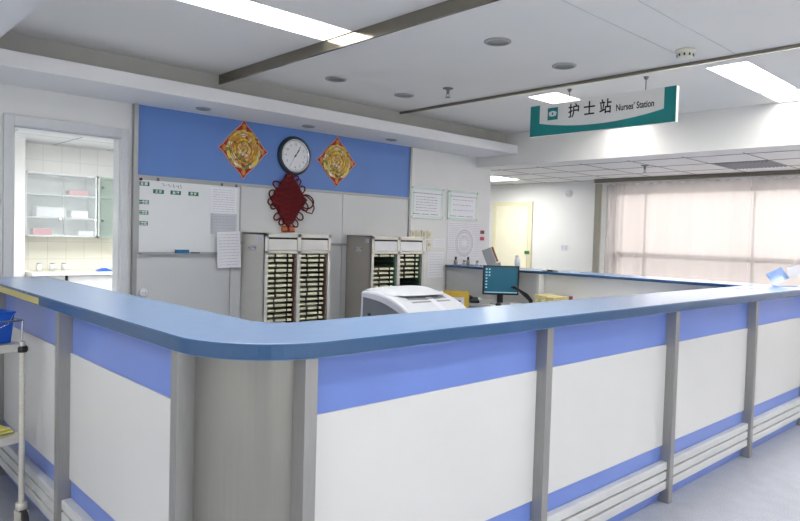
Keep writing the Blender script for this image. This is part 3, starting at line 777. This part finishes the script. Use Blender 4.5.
# ------------------------------------------------------------------ curtain
t = thing('curtain_rail', 'grey brown curtain rail under the ceiling along the far window', 'curtain rail', (8.25, 2.0, 2.245))
MB().box(-.02, .02, -4.9, 2.88, .015, .04).box(-.035, .035, -4.9, 2.88, .045, .064).build('track', 'rodmat', t, .004)
for k in range(48): MB().cyl((0, 2.84-k*.15, -.006), (0, 2.84-k*.15, .016), .006, n=8).build('runner', 'steel', t)
def curtain(y0, y1, x, amp, wl, m, label, z0=.15, z1=2.24, scal=0, grp=None, cat='curtain', ph=0):
    n = max(12, int(abs(y1-y0)/wl*10)); rowsz = 12; mb = MB(); vs = []
    for j in range(rowsz+1):
        v = j/rowsz; z = z1+(z0-z1)*v
        for i in range(n+1):
            u = i/n; y = y0+(y1-y0)*u; s = y/wl*2*PI+ph
            xx = x+amp*(math.sin(s)+.35*math.sin(s*2.3+1))*(1-.25*v)
            zz = z - (scal*(math.sin(y*2*PI/.24)**2) if j == 0 else 0)
            vs.append((xx, y, zz))
    W = n+1
    mb.add(vs, [(j*W+i, j*W+i+1, (j+1)*W+i+1, (j+1)*W+i) for j in range(rowsz) for i in range(n)], True)
    o = mb.build('curtain', m); tag(o, label, cat, grp); return o
curtain(4.86, 4.73, 8.22, .022, .05, 'curtaing', 'grey gathered curtain bunched at the left end of the window', grp='window curtains')
curtain(4.725, 4.42, 8.30, .018, .13, 'sheer', 'loosely folded sheer curtain beside the grey gathered curtain', scal=.02, grp='window curtains')
curtain(4.41, 2.86, 8.27, .008, .31, 'sheer', 'wide pale sheer curtain across the left half of the window', scal=.025, grp='window curtains')
curtain(2.85, 1.78, 8.28, .008, .27, 'sheer', 'pale sheer curtain across the right part of the window', scal=.025, grp='window curtains', ph=1)
curtain(1.77, -2.8, 8.26, .02, .16, 'sheer', 'sheer curtain beyond the right end of the view', scal=.025, grp='window curtains', ph=2)

# ------------------------------------------------------------------ computer corner
mn = thing('computer_monitor', 'black framed monitor with a teal screen on the corner desk', 'monitor', (5.395, 4.225, .7805), math.radians(-43))
MB().box(-.185, .185, -.02, .02, .095, .395).build('bezel', 'black', mn, .004)
B(-.168, .168, -.0215, -.019, .116, .380).build('screen', 'screen', mn)
ic = MB()
for k in range(7): ic.box(-.158, -.142, -.0225, -.021, .35-k*.031, .362-k*.031)
for k in range(3): ic.box(-.128, -.112, -.0225, -.021, .35-k*.031, .362-k*.031)
ic.box(-.168, .168, -.0225, -.021, .116, .126)
ic.build('desktop_icons', mat('icon_grey', (140, 180, 196), .5, emit=(120, 170, 190), es=.3), mn)
MB().box(-.03, .03, .0, .03, .01, .12).build('neck', 'black', mn, .004)
MB().lathe([(.0005, .014), (.09, .012), (.105, 0), (.0005, 0)]).build('base', 'lgrey', mn)
t = thing('telephone', 'small black telephone on the corner desk left of the monitor', 'telephone', (5.27, 4.47, .7805), math.radians(-43))
MB().prism([(-.08, 0), (.08, 0), (.08, .05), (-.08, .025)], -.05, .05, 'x').build('body', 'black', t, .006)
MB().box(-.055, -.02, -.085, .085, .045, .07).box(-.055, -.02, -.085, -.045, .035, .05).box(-.055, -.02, .045, .085, .035, .05).build('handset', 'black', t, .01)
t = thing('computer_mouse', 'small dark mouse on the corner desk before the monitor', 'mouse', (5.25, 4.13, .7805), math.radians(20))
MB().lathe([(.0005, .032), (.02, .028), (.03, .014), (.03, 0), (.0005, 0)]).build('shell', 'black', t)
t = thing('desk_stapler', 'black angled stapler standing on the desk right of the monitor', 'stapler', (5.49, 4.0, .7805), math.radians(-50))
MB().prism([(-.14, .18), (-.06, .15), (.05, .05), (.06, 0), (.09, 0), (.09, .06), (.04, .12), (-.10, .20)], -.015, .015, 'y').box(-.02, .11, -.03, .03, 0, .02).build('body', 'black', t, .004)
# stacks of paper, left of the monitor
def papers(x, y, z, n, label, rz=0, m='paper', w=.21, l=.29):
    t = thing('paper_stack', label, 'papers', (x, y, z), rz)
    rr = random.Random(int(x*100+y*10)); mb = MB()
    for k in range(n):
        a = rr.uniform(-.12, .12); mb.box(-w/2, w/2, -l/2, l/2, .0005+k*.009, .008+k*.009, Matrix.Translation((rr.uniform(-.01, .01), rr.uniform(-.01, .01), 0)) @ Matrix.Rotation(a, 4, 'Z'))
    mb.build('sheets', m, t)
papers(5.38, 5.03, .7805, 6, 'loose stack of white papers on the desk by the back wall', -.3)
papers(5.40, 4.70, .7805, 3, 'low stack of white papers on the desk left of the telephone', .2)
papers(5.30, 3.86, .7805, 1, 'single pale sheet on the desk right of the monitor base', .3, 'filebox')
# beige file boxes
for i, (y, w) in enumerate(((3.775, .062), (3.70, .08), (3.62, .07))):
    t = thing('file_box', ['beige card file box nearest the black stapler', 'beige card file box in the middle of the three', 'beige card file box rightmost, beside the red caps'][i], 'box', (5.52, y, .7805), 0, 'beige file boxes on the desk')
    B(-.13, .13, -w/2+.003, w/2-.003, 0, .135-.006*i).build('box_body', 'filebox', t, .003); B(-.133, -.129, -w/2+.02, w/2-.02, .05, .09).build('spine_label', 'chart', t)
for i, (y, r, h, c) in enumerate(((3.46, .022, .135, (110, 20, 40)), (3.20, .03, .13, (176, 60, 90)), (3.12, .022, .135, (130, 20, 44)))):
    t = thing('capped_bottle', ['small bottle with dark maroon cap, leftmost on the inner desk', 'small bottle with pink cap on the inner desk', 'small bottle with red cap, rightmost on the inner desk'][i], 'bottle', (5.5, y, .7805), 0, 'small capped bottles on the inner desk')
    MB().lathe([(.0005, 0), (r, 0), (r, h*.6), (r*.6, h*.72), (r*.6, h*.75)]).build('glass_body', 'pwhite', t)
    MB().lathe([(r*.8, h*.74), (r*.8, h*1.05), (.0005, h*1.05)]).build('cap', mat('cap_%d' % i, c, .4), t)

# things on the far counter
br = thing('leaflet_holder', 'grey leaflet holder leaning back on the far counter', 'leaflet holder', (5.98, 4.80, 1.1305), math.radians(-48))
MB().box(-.05, .06, -.004, .004, 0, .19, Matrix.Translation((-.02, 0, .022)) @ Matrix.Rotation(-.38, 4, 'Y') @ Matrix.Rotation(-.2, 4, 'X')).build('leaflets', 'lgrey', br)
MB().box(.062, .085, -.01, .012, 0, .18, Matrix.Translation((-.02, 0, .03)) @ Matrix.Rotation(-.38, 4, 'Y') @ Matrix.Rotation(-.2, 4, 'X')).build('spine', 'brown', br)
MB().prism([(-.07, 0), (.09, 0), (.08, .05), (-.05, .018)], -.012, .03, 'y').build('stand', 'lgrey', br)
for i, (x, y, r, h) in enumerate(((5.76, 5.18, .022, .08), (5.80, 5.08, .03, .05), (5.76, 4.99, .02, .085), (5.84, 4.92, .028, .05))):
    t = thing('bottle', ['slim dark capped bottle at the wall end of the far counter', 'low white jar second from the wall on the far counter', 'tall capped bottle third from the wall on the far counter', 'low white jar fourth from the wall on the far counter'][i], 'bottle', (x, y, 1.1305), 0, 'small bottles at the wall end of the far counter')
    MB().lathe([(.0005, 0), (r, 0), (r, h*.65), (r*.5, h*.8), (.0005, h*.8)]).build('glass_body', 'pwhite' if i % 2 else 'lgrey', t); MB().lathe([(r*.6, h*.78), (r*.6, h*1.2), (.0005, h*1.2)]).build('cap', 'black' if i % 2 == 0 else 'lgrey', t)
t = thing('soap_dispenser', 'white pump bottle on the far counter below the green tag', 'bottle', (5.87, 4.38, 1.1305))
MB().lathe([(.0005, 0), (.03, 0), (.032, .09), (.02, .11), (.01, .115), (.01, .135), (.0005, .135)]).build('bottle_body', 'pwhite', t); MB().box(-.035, .01, -.008, .008, .13, .142).build('pump', 'pwhite', t, .002)
tag(MB().box(5.68, 5.78, 3.80, 3.92, 1.1305, 1.139).box(5.71, 5.74, 3.83, 3.89, 1.139, 1.15).build('hole_punch', 'black', None, .003), 'flat black hole punch on the far counter', 'hole punch')
# things on the front counter, right end
t = thing('leaflet_stand', 'pale blue acrylic leaflet stand at the right end of the counter', 'leaflet stand', (5.95, 1.77, 1.1305), math.radians(-40))
MB().box(-.07, .07, -.003, .003, 0, .11, Matrix.Translation((-.02, 0, .035)) @ Matrix.Rotation(-.45, 4, 'Y') @ Matrix.Rotation(-.5, 4, 'X')).build('back_plate', 'acry', t); MB().box(-.08, .09, -.05, .03, 0, .005).build('base', 'acry', t)
MB().box(.05, .16, -.03, -.026, .005, .09, Matrix.Translation((-.02, 0, .05)) @ Matrix.Rotation(-.3, 4, 'Y')).build('leaflet', 'paper', t)
t = thing('paper_sheet', 'white slip of paper lying on the front counter near its right end', 'paper', (5.35, 1.86, 1.1305), -.2)
MB().box(-.10, .10, -.06, .06, 0, .002).build('sheet', 'paper', t)

# ------------------------------------------------------------------ printer
pt = thing('printer', 'white and grey desktop printer behind the front counter', 'printer', (2.16, 2.10, .7405), math.radians(0))
W_ = .425; D_ = .50; Hh = .425
def prof(k=0):
    p = [(0, 0), (D_, 0), (D_-.015, Hh)]
    for i in range(1, 13):
        u = i/12; p.append((D_-.02-u*(D_-.05), Hh+.012*math.sin(u*PI*.6)-.16*u**2.4))
    p.append((0, .2)); return p
# profile is in (y, z); y=0 at the front (towards the visitor), y=D_ at the back
body = MB().prism([(y, z) for y, z in prof()], 0, W_, 'x'); body.build('body', 'prn', pt, .012)
side = [(.02, .02), (D_-.035, .02), (D_-.04, Hh-.03)]
for i in range(1, 11):
    u = i/10; side.append((D_-.05-u*(D_-.07), Hh-.033-.155*u**2.1))
MB().prism(side, -.004, .002, 'x').build('side_panel', 'grey', pt)
MB().prism([(D_-.10, Hh-.105), (D_-.08, Hh-.11), (D_-.085, Hh-.125), (D_-.11, Hh-.122)], -.007, -.003, 'x').build('side_notch', 'black', pt)
# domed lid
lid = MB(); n = 16; mm_ = 10; vs = []
for j in range(mm_+1):
    v = j/mm_
    for i in range(n+1):
        u = i/n; x = .03+u*(W_-.06); y = D_-.01-v*.26*(1-.25*(2*u-1)**4)
        zt = Hh-.16*(max(0, (D_-.02-y)/(D_-.05)))**2.4
        vs.append((x, y, zt+.004+.030*(1-(2*u-1)**4)*math.sin(v*PI*.62+.25)))
lid.add(vs, [(j*(n+1)+i, j*(n+1)+i+1, (j+1)*(n+1)+i+1, (j+1)*(n+1)+i) for j in range(mm_) for i in range(n)], True).build('lid', 'prn', pt)
# output slot
def onslope(x, y, dz):
    return (x, y, Hh+.004-.16*(max(0, (D_-.02-y)/(D_-.05)))**2.4+dz)
sl = MB(); sl.add([onslope(x, y, .007) for y in (.25, .2, .15, .1, .05) for x in (.09, W_-.06)], [(2*i, 2*i+1, 2*i+3, 2*i+2) for i in range(4)]).build('output_slot', 'slotgrey', pt)
MB().tube([onslope(.10+(W_-.17)*i/12, .245-.02*math.sin(PI*i/12), .008) for i in range(13)], .004, 6).build('slot_shadow', 'grey', pt)
MB().add([onslope(x, y, .010) for y in (.24, .2, .15, .1, .05) for x in (.22, .26)], [(2*i, 2*i+1, 2*i+3, 2*i+2) for i in range(4)]).build('paper_guide', 'papergrey', pt)

# yellow frame
t = thing('photo_frame', 'yellow wooden frame with a printed sheet standing right of the printer', 'frame', (2.93, 2.62, .7405), math.radians(-43))
tl = Matrix.Rotation(-.12, 4, 'X')
MB().box(-.078, .078, -.008, .008, .355, .392, tl).box(-.078, -.05, -.008, .008, 0, .355, tl).box(.05, .078, -.008, .008, 0, .355, tl).box(-.05, .05, -.008, .008, 0, .04, tl).build('frame', 'woodyel', t)
MB().box(-.051, .051, -.003, .003, .04, .357, tl).build('sheet', 'papergrey', t)
mk = MB()
for k in range(5): mk.box(-.03, .03, -.0045, -.003, .33-k*.05, .335-k*.05, tl)
mk.box(-.04, -.034, -.0045, -.003, .08, .33, tl).box(.022, .028, -.0045, -.003, .2, .33, tl)
mk.build('printed_marks', 'inkdark', t)
MB().box(-.01, .01, .0, .14, 0, .008).build('strut', 'woodyel', t)

# ------------------------------------------------------------------ trolley with bins
tr = thing('medical_trolley', 'stainless two-shelf trolley beside the left end of the counter', 'trolley', (.835, 3.48, 0), math.radians(12))
TX, TY = -.5, .72     # local: corner at origin, going -X and +Y
def shelf(z, name):
    MB().box(TX, 0, 0, TY, z-.004, z).box(TX, 0, -.004, .008, z-.03, z+.004).box(TX, 0, TY-.008, TY+.004, z-.03, z+.004).box(-.004, .008, 0, TY, z-.03, z+.004).box(TX-.004, TX+.008, 0, TY, z-.03, z+.004).build(name, 'steel', tr, .003)
shelf(.885, 'shelf'); shelf(.45, 'shelf')
for x in (0, TX):
    for y in (0, TY):
        MB().cyl((x, y, .13), (x, y, .90), .013).build('leg', 'steel', tr)
        MB().lathe([(.0005, .13), (.026, .13), (.026, .10), (.014, .09), (.014, .085)], (x, y, 0)).box(x-.02, x-.014, y-.03, y+.03, .03, .09).box(x+.014, x+.02, y-.03, y+.03, .03, .09).build('caster_fork', 'steel', tr)
        MB().cyl((x-.013, y, .05), (x+.013, y, .05), .05, n=24).build('wheel', 'rubber', tr)
        MB().lathe([(.02, .85), (.024, .858), (.024, .872), (.018, .88)], (x, y, 0)).build('corner_cap', 'black', tr)
rl = MB()
for z in (1.0,):
    rl.tube([(0, 0, z), (TX, 0, z), (TX, TY, z), (0, TY, z)], .005, 8, True)
rl.tube([(-.002, .0, .885), (0, 0, 1.0)], .004).tube([(0, TY, .885), (0, TY, 1.0)], .004).tube([(TX, 0, .885), (TX, 0, 1.0)], .004)
rl.build('guard_rail', 'chrome', tr)
def bin_(x, y, z, sx, sy, h, label, rz):
    t = thing('plastic_bin', label, 'bin', (x, y, z), rz, 'blue plastic bins on the trolley')
    a, b = sx/2, sy/2; k = .86
    vo = [(-a*k,-b*k,0),(a*k,-b*k,0),(a*k,b*k,0),(-a*k,b*k,0),(-a,-b,h),(a,-b,h),(a,b,h),(-a,b,h)]
    vi = [(v[0]*.95, v[1]*.95, max(.004, v[2])) for v in vo]
    MB().add(vo+vi, [(3,2,1,0),(0,1,5,4),(1,2,6,5),(2,3,7,6),(3,0,4,7),(8,9,10,11),(9,8,12,13),(10,9,13,14),(11,10,14,15),(8,11,15,12),(4,5,13,12),(5,6,14,13),(6,7,15,14),(7,4,12,15)]).build('tub', 'bluebin', t)
    MB().tube([(-a, -b, h), (a, -b, h), (a, b, h), (-a, b, h)], .006, 6, True).build('rim', 'bluebin', t)
    MB().tube([(-a*.9, -b-.006, h-.01), (-a*.5, -b-.03, h-.05), (0, -b-.034, h-.065), (a*.5, -b-.03, h-.05), (a*.9, -b-.006, h-.01)], .0025, 6).build('wire_handle', 'chrome', t)
bin_(.715, 3.605, .8895, .17, .17, .145, 'blue plastic bin at the near corner of the trolley top', math.radians(12))
bin_(.64, 3.80, .8895, .19, .17, .19, 'blue plastic bin behind the first one on the trolley top', math.radians(12))
t = thing('folded_cloth', 'pale yellow folded cloth on the lower trolley shelf', 'cloth', (.745, 3.57, .4545), .3)
MB().box(-.06, .06, -.05, .05, 0, .014).box(-.055, .05, -.045, .04, .014, .026).build('cloth', 'yellow', t, .007)

# ------------------------------------------------------------------ room beyond the doorway
wc = thing('wall_cabinet', 'white wall cabinet with two frosted glass doors in the side room', 'cabinet', (1.945, 8.0, 1.33), 0, 'glass fronted wall cabinets')
MB().box(0, .74, .02, .34, 0, .018).box(0, .74, .02, .34, .69, .71).box(0, .018, .02, .34, 0, .71).box(.722, .74, .02, .34, 0, .71).box(0, .74, .325, .34, 0, .71).box(.018, .722, .03, .32, .205, .22).box(.018, .722, .03, .32, .46, .475).build('carcass', 'white', wc)
for x0, x1 in ((.004, .375), (.38, .736)):
    d = MB().box(x0, x1, 0, .006, .006, .704).build('door', 'frost', wc)
    MB().cyl(((x0+x1)/2+(.15 if x0 < .1 else .155), -.001, .2), ((x0+x1)/2+(.15 if x0 < .1 else .155), -.02, .2), .012).build('knob', 'chrome', d)
wc2 = thing('wall_cabinet', 'wall cabinet with green tinted glass at the right of the side room', 'cabinet', (2.70, 8.0, 1.33), 0, 'glass fronted wall cabinets')
MB().box(0, .74, .02, .34, 0, .018).box(0, .74, .02, .34, .69, .71).box(0, .018, .02, .34, 0, .71).box(.722, .74, .02, .34, 0, .71).box(0, .74, .325, .34, 0, .71).box(.018, .722, .03, .32, .205, .22).box(.018, .722, .03, .32, .46, .475).build('carcass', mat('cabinet_grey', (196, 204, 198), .4), wc2)
d = MB().box(.02, .735, 0, .006, .006, .704).build('door', 'frostg', wc2)
MB().cyl((.04, -.001, .2), (.04, -.02, .2), .012).cyl((.04, -.001, .58), (.04, -.02, .58), .012).build('knob', 'black', d)
pk = mat('pink_card', (216, 120, 130), .6); 
tag(B(2.03, 2.22, 8.06, 8.2, 1.349, 1.42).build('carton', pk, None, .004), 'pink carton on the bottom cabinet shelf at the left', 'carton')
tag(B(2.40, 2.60, 8.06, 8.2, 1.806, 1.86).build('carton', pk, None, .004), 'pink carton on the top cabinet shelf at the right', 'carton')
tag(B(2.06, 2.36, 8.05, 8.22, 1.551, 1.66).build('carton', 'paper', None, .004), 'long white carton on the middle cabinet shelf', 'carton')
tag(B(2.42, 2.60, 8.05, 8.22, 1.551, 1.63).build('carton', 'paper', None, .004), 'short white carton beside the long one on the middle shelf', 'carton')
tag(B(2.50, 2.66, 8.05, 8.2, 1.349, 1.40).build('carton', 'paper', None, .004), 'white carton on the bottom cabinet shelf at the right', 'carton')
wt2 = B(1.94, 3.9, 7.72, 8.335, .915, .95).build('worktop', mat('cream_worktop', (236, 234, 222), .25), None, .004); tag(wt2, 'cream worktop on white drawers in the side room', 'worktop')
for i, (a, b) in enumerate(((1.94, 2.285), (2.315, 2.95), (2.98, 3.7))):
    t = thing('base_cabinet', ['white base cabinet, leftmost under the side room worktop', 'white base cabinet with a drawer handle in the middle of the side room', 'white base cabinet, rightmost under the side room worktop'][i], 'cabinet', (a, 7.78, 0), 0, 'base cabinets in the side room')
    w = b-a
    B(0, w, .02, .5, .08, .915).build('carcass', 'white', t)
    f_ = B(.004, w-.004, 0, .02, .72, .905).build('drawer', 'white', t, .002); MB().tube([(w/2-.05, 0, .825), (w/2-.05, -.02, .825), (w/2+.05, -.02, .825), (w/2+.05, 0, .825)], .004).build('handle', 'steel', f_)
    f_ = B(.004, w-.004, 0, .02, .1, .71).build('door', 'white', t, .002); MB().cyl((w-.05, 0, .55), (w-.05, -.02, .55), .01).build('knob', 'steel', f_)
    B(.02, w-.02, .05, .45, 0, .08).build('plinth', 'dark', t)
tag(B(2.285, 2.315, 7.80, 8.2, .0, .915).build('filler_strip', 'dark'), 'black gap strip between the side room base cabinets', 'filler')
t = thing('folded_towel', 'blue folded towel on the edge of the side room worktop', 'towel', (2.70, 7.80, .9505), .1)
MB().prism([(-.09, 0), (.09, 0), (.05, .02), (0, .04), (-.05, .022)], -.05, .05, 'y').build('cloth', 'bluebin', t, .004)
for i, x in enumerate((2.10, 2.24, 2.36)):
    t = thing('glass_jar', ['small glass jar, leftmost on the side room worktop', 'small glass jar in the middle on the side room worktop', 'small glass jar, rightmost on the side room worktop'][i], 'jar', (x, 8.1, .9505), 0, 'small jars in the side room')
    MB().lathe([(.0005, 0), (.03, 0), (.032, .06), (.022, .07), (.0005, .07)]).build('jar_body', 'pwhite', t); MB().lathe([(.024, .07), (.024, .082), (.0005, .084)]).build('lid', 'lgrey', t)

# ------------------------------------------------------------------ added fill lamps, light from outside, world, camera
def lamp(name, loc, rot, sx, sy, e, col=(1, .985, .96)):
    l = bpy.data.lights.new(name, 'AREA'); l.shape = 'RECTANGLE'; l.size = sx; l.size_y = sy; l.energy = e; l.color = col
    o = bpy.data.objects.new(name, l); C.objects.link(o); o.location = loc; o.rotation_euler = [math.radians(a) for a in rot]; return o
lamp('side_room_fill', (2.9, 6.6, 2.3), (0, 0, 0), 1.2, .9, 25)  # added fill lamp, lifts the side room brightness
lamp('lobby_fill', (1.6, -2.95, 1.3), (105, 0, 0), 7, 1.9, 39)  # added fill lamp behind the camera, no real fixture
lamp('lobby_fill', (-2.95, 1.2, 1.3), (105, 0, -90), 7, 1.9, 20)  # added fill lamp from the left, no real fixture

sun = bpy.data.lights.new('daylight_panel', 'AREA'); sun.shape = 'RECTANGLE'; sun.size = 6.5; sun.size_y = 1.6; sun.energy = 80; sun.color = (1, .955, .93)
so = bpy.data.objects.new('daylight', sun); C.objects.link(so); so.location = (9.6, 1.4, 1.9); so.rotation_euler = (0, math.radians(90), 0); sun.size = 1.6; sun.size_y = 7
w = bpy.data.worlds.new('world'); bpy.context.scene.world = w; w.use_nodes = True
bg = w.node_tree.nodes['Background']; bg.inputs[0].default_value = (.95, .93, .92, 1); bg.inputs[1].default_value = .6

cam = bpy.data.cameras.new('camera'); co = bpy.data.objects.new('camera', cam); C.objects.link(co)
yaw, pit, rol = math.radians(46.79), math.radians(-2.13), math.radians(1.635)
fw = Vector((math.cos(yaw)*math.cos(pit), math.sin(yaw)*math.cos(pit), math.sin(pit)))
rt = Vector((math.sin(yaw), -math.cos(yaw), 0)); up = rt.cross(fw)
r2 = rt*math.cos(rol)+up*math.sin(rol); u2 = -rt*math.sin(rol)+up*math.cos(rol)
mx = Matrix((r2, u2, -fw)).transposed().to_4x4(); mx.translation = (0, 0, 1.45); co.matrix_world = mx
cam.sensor_width = 36; cam.lens = 36*661/800; cam.clip_start = .05; cam.clip_end = 60
sc = bpy.context.scene; sc.camera = co
sc.view_settings.view_transform = 'Standard'; sc.view_settings.exposure = 1.1; sc.view_settings.look = 'None'
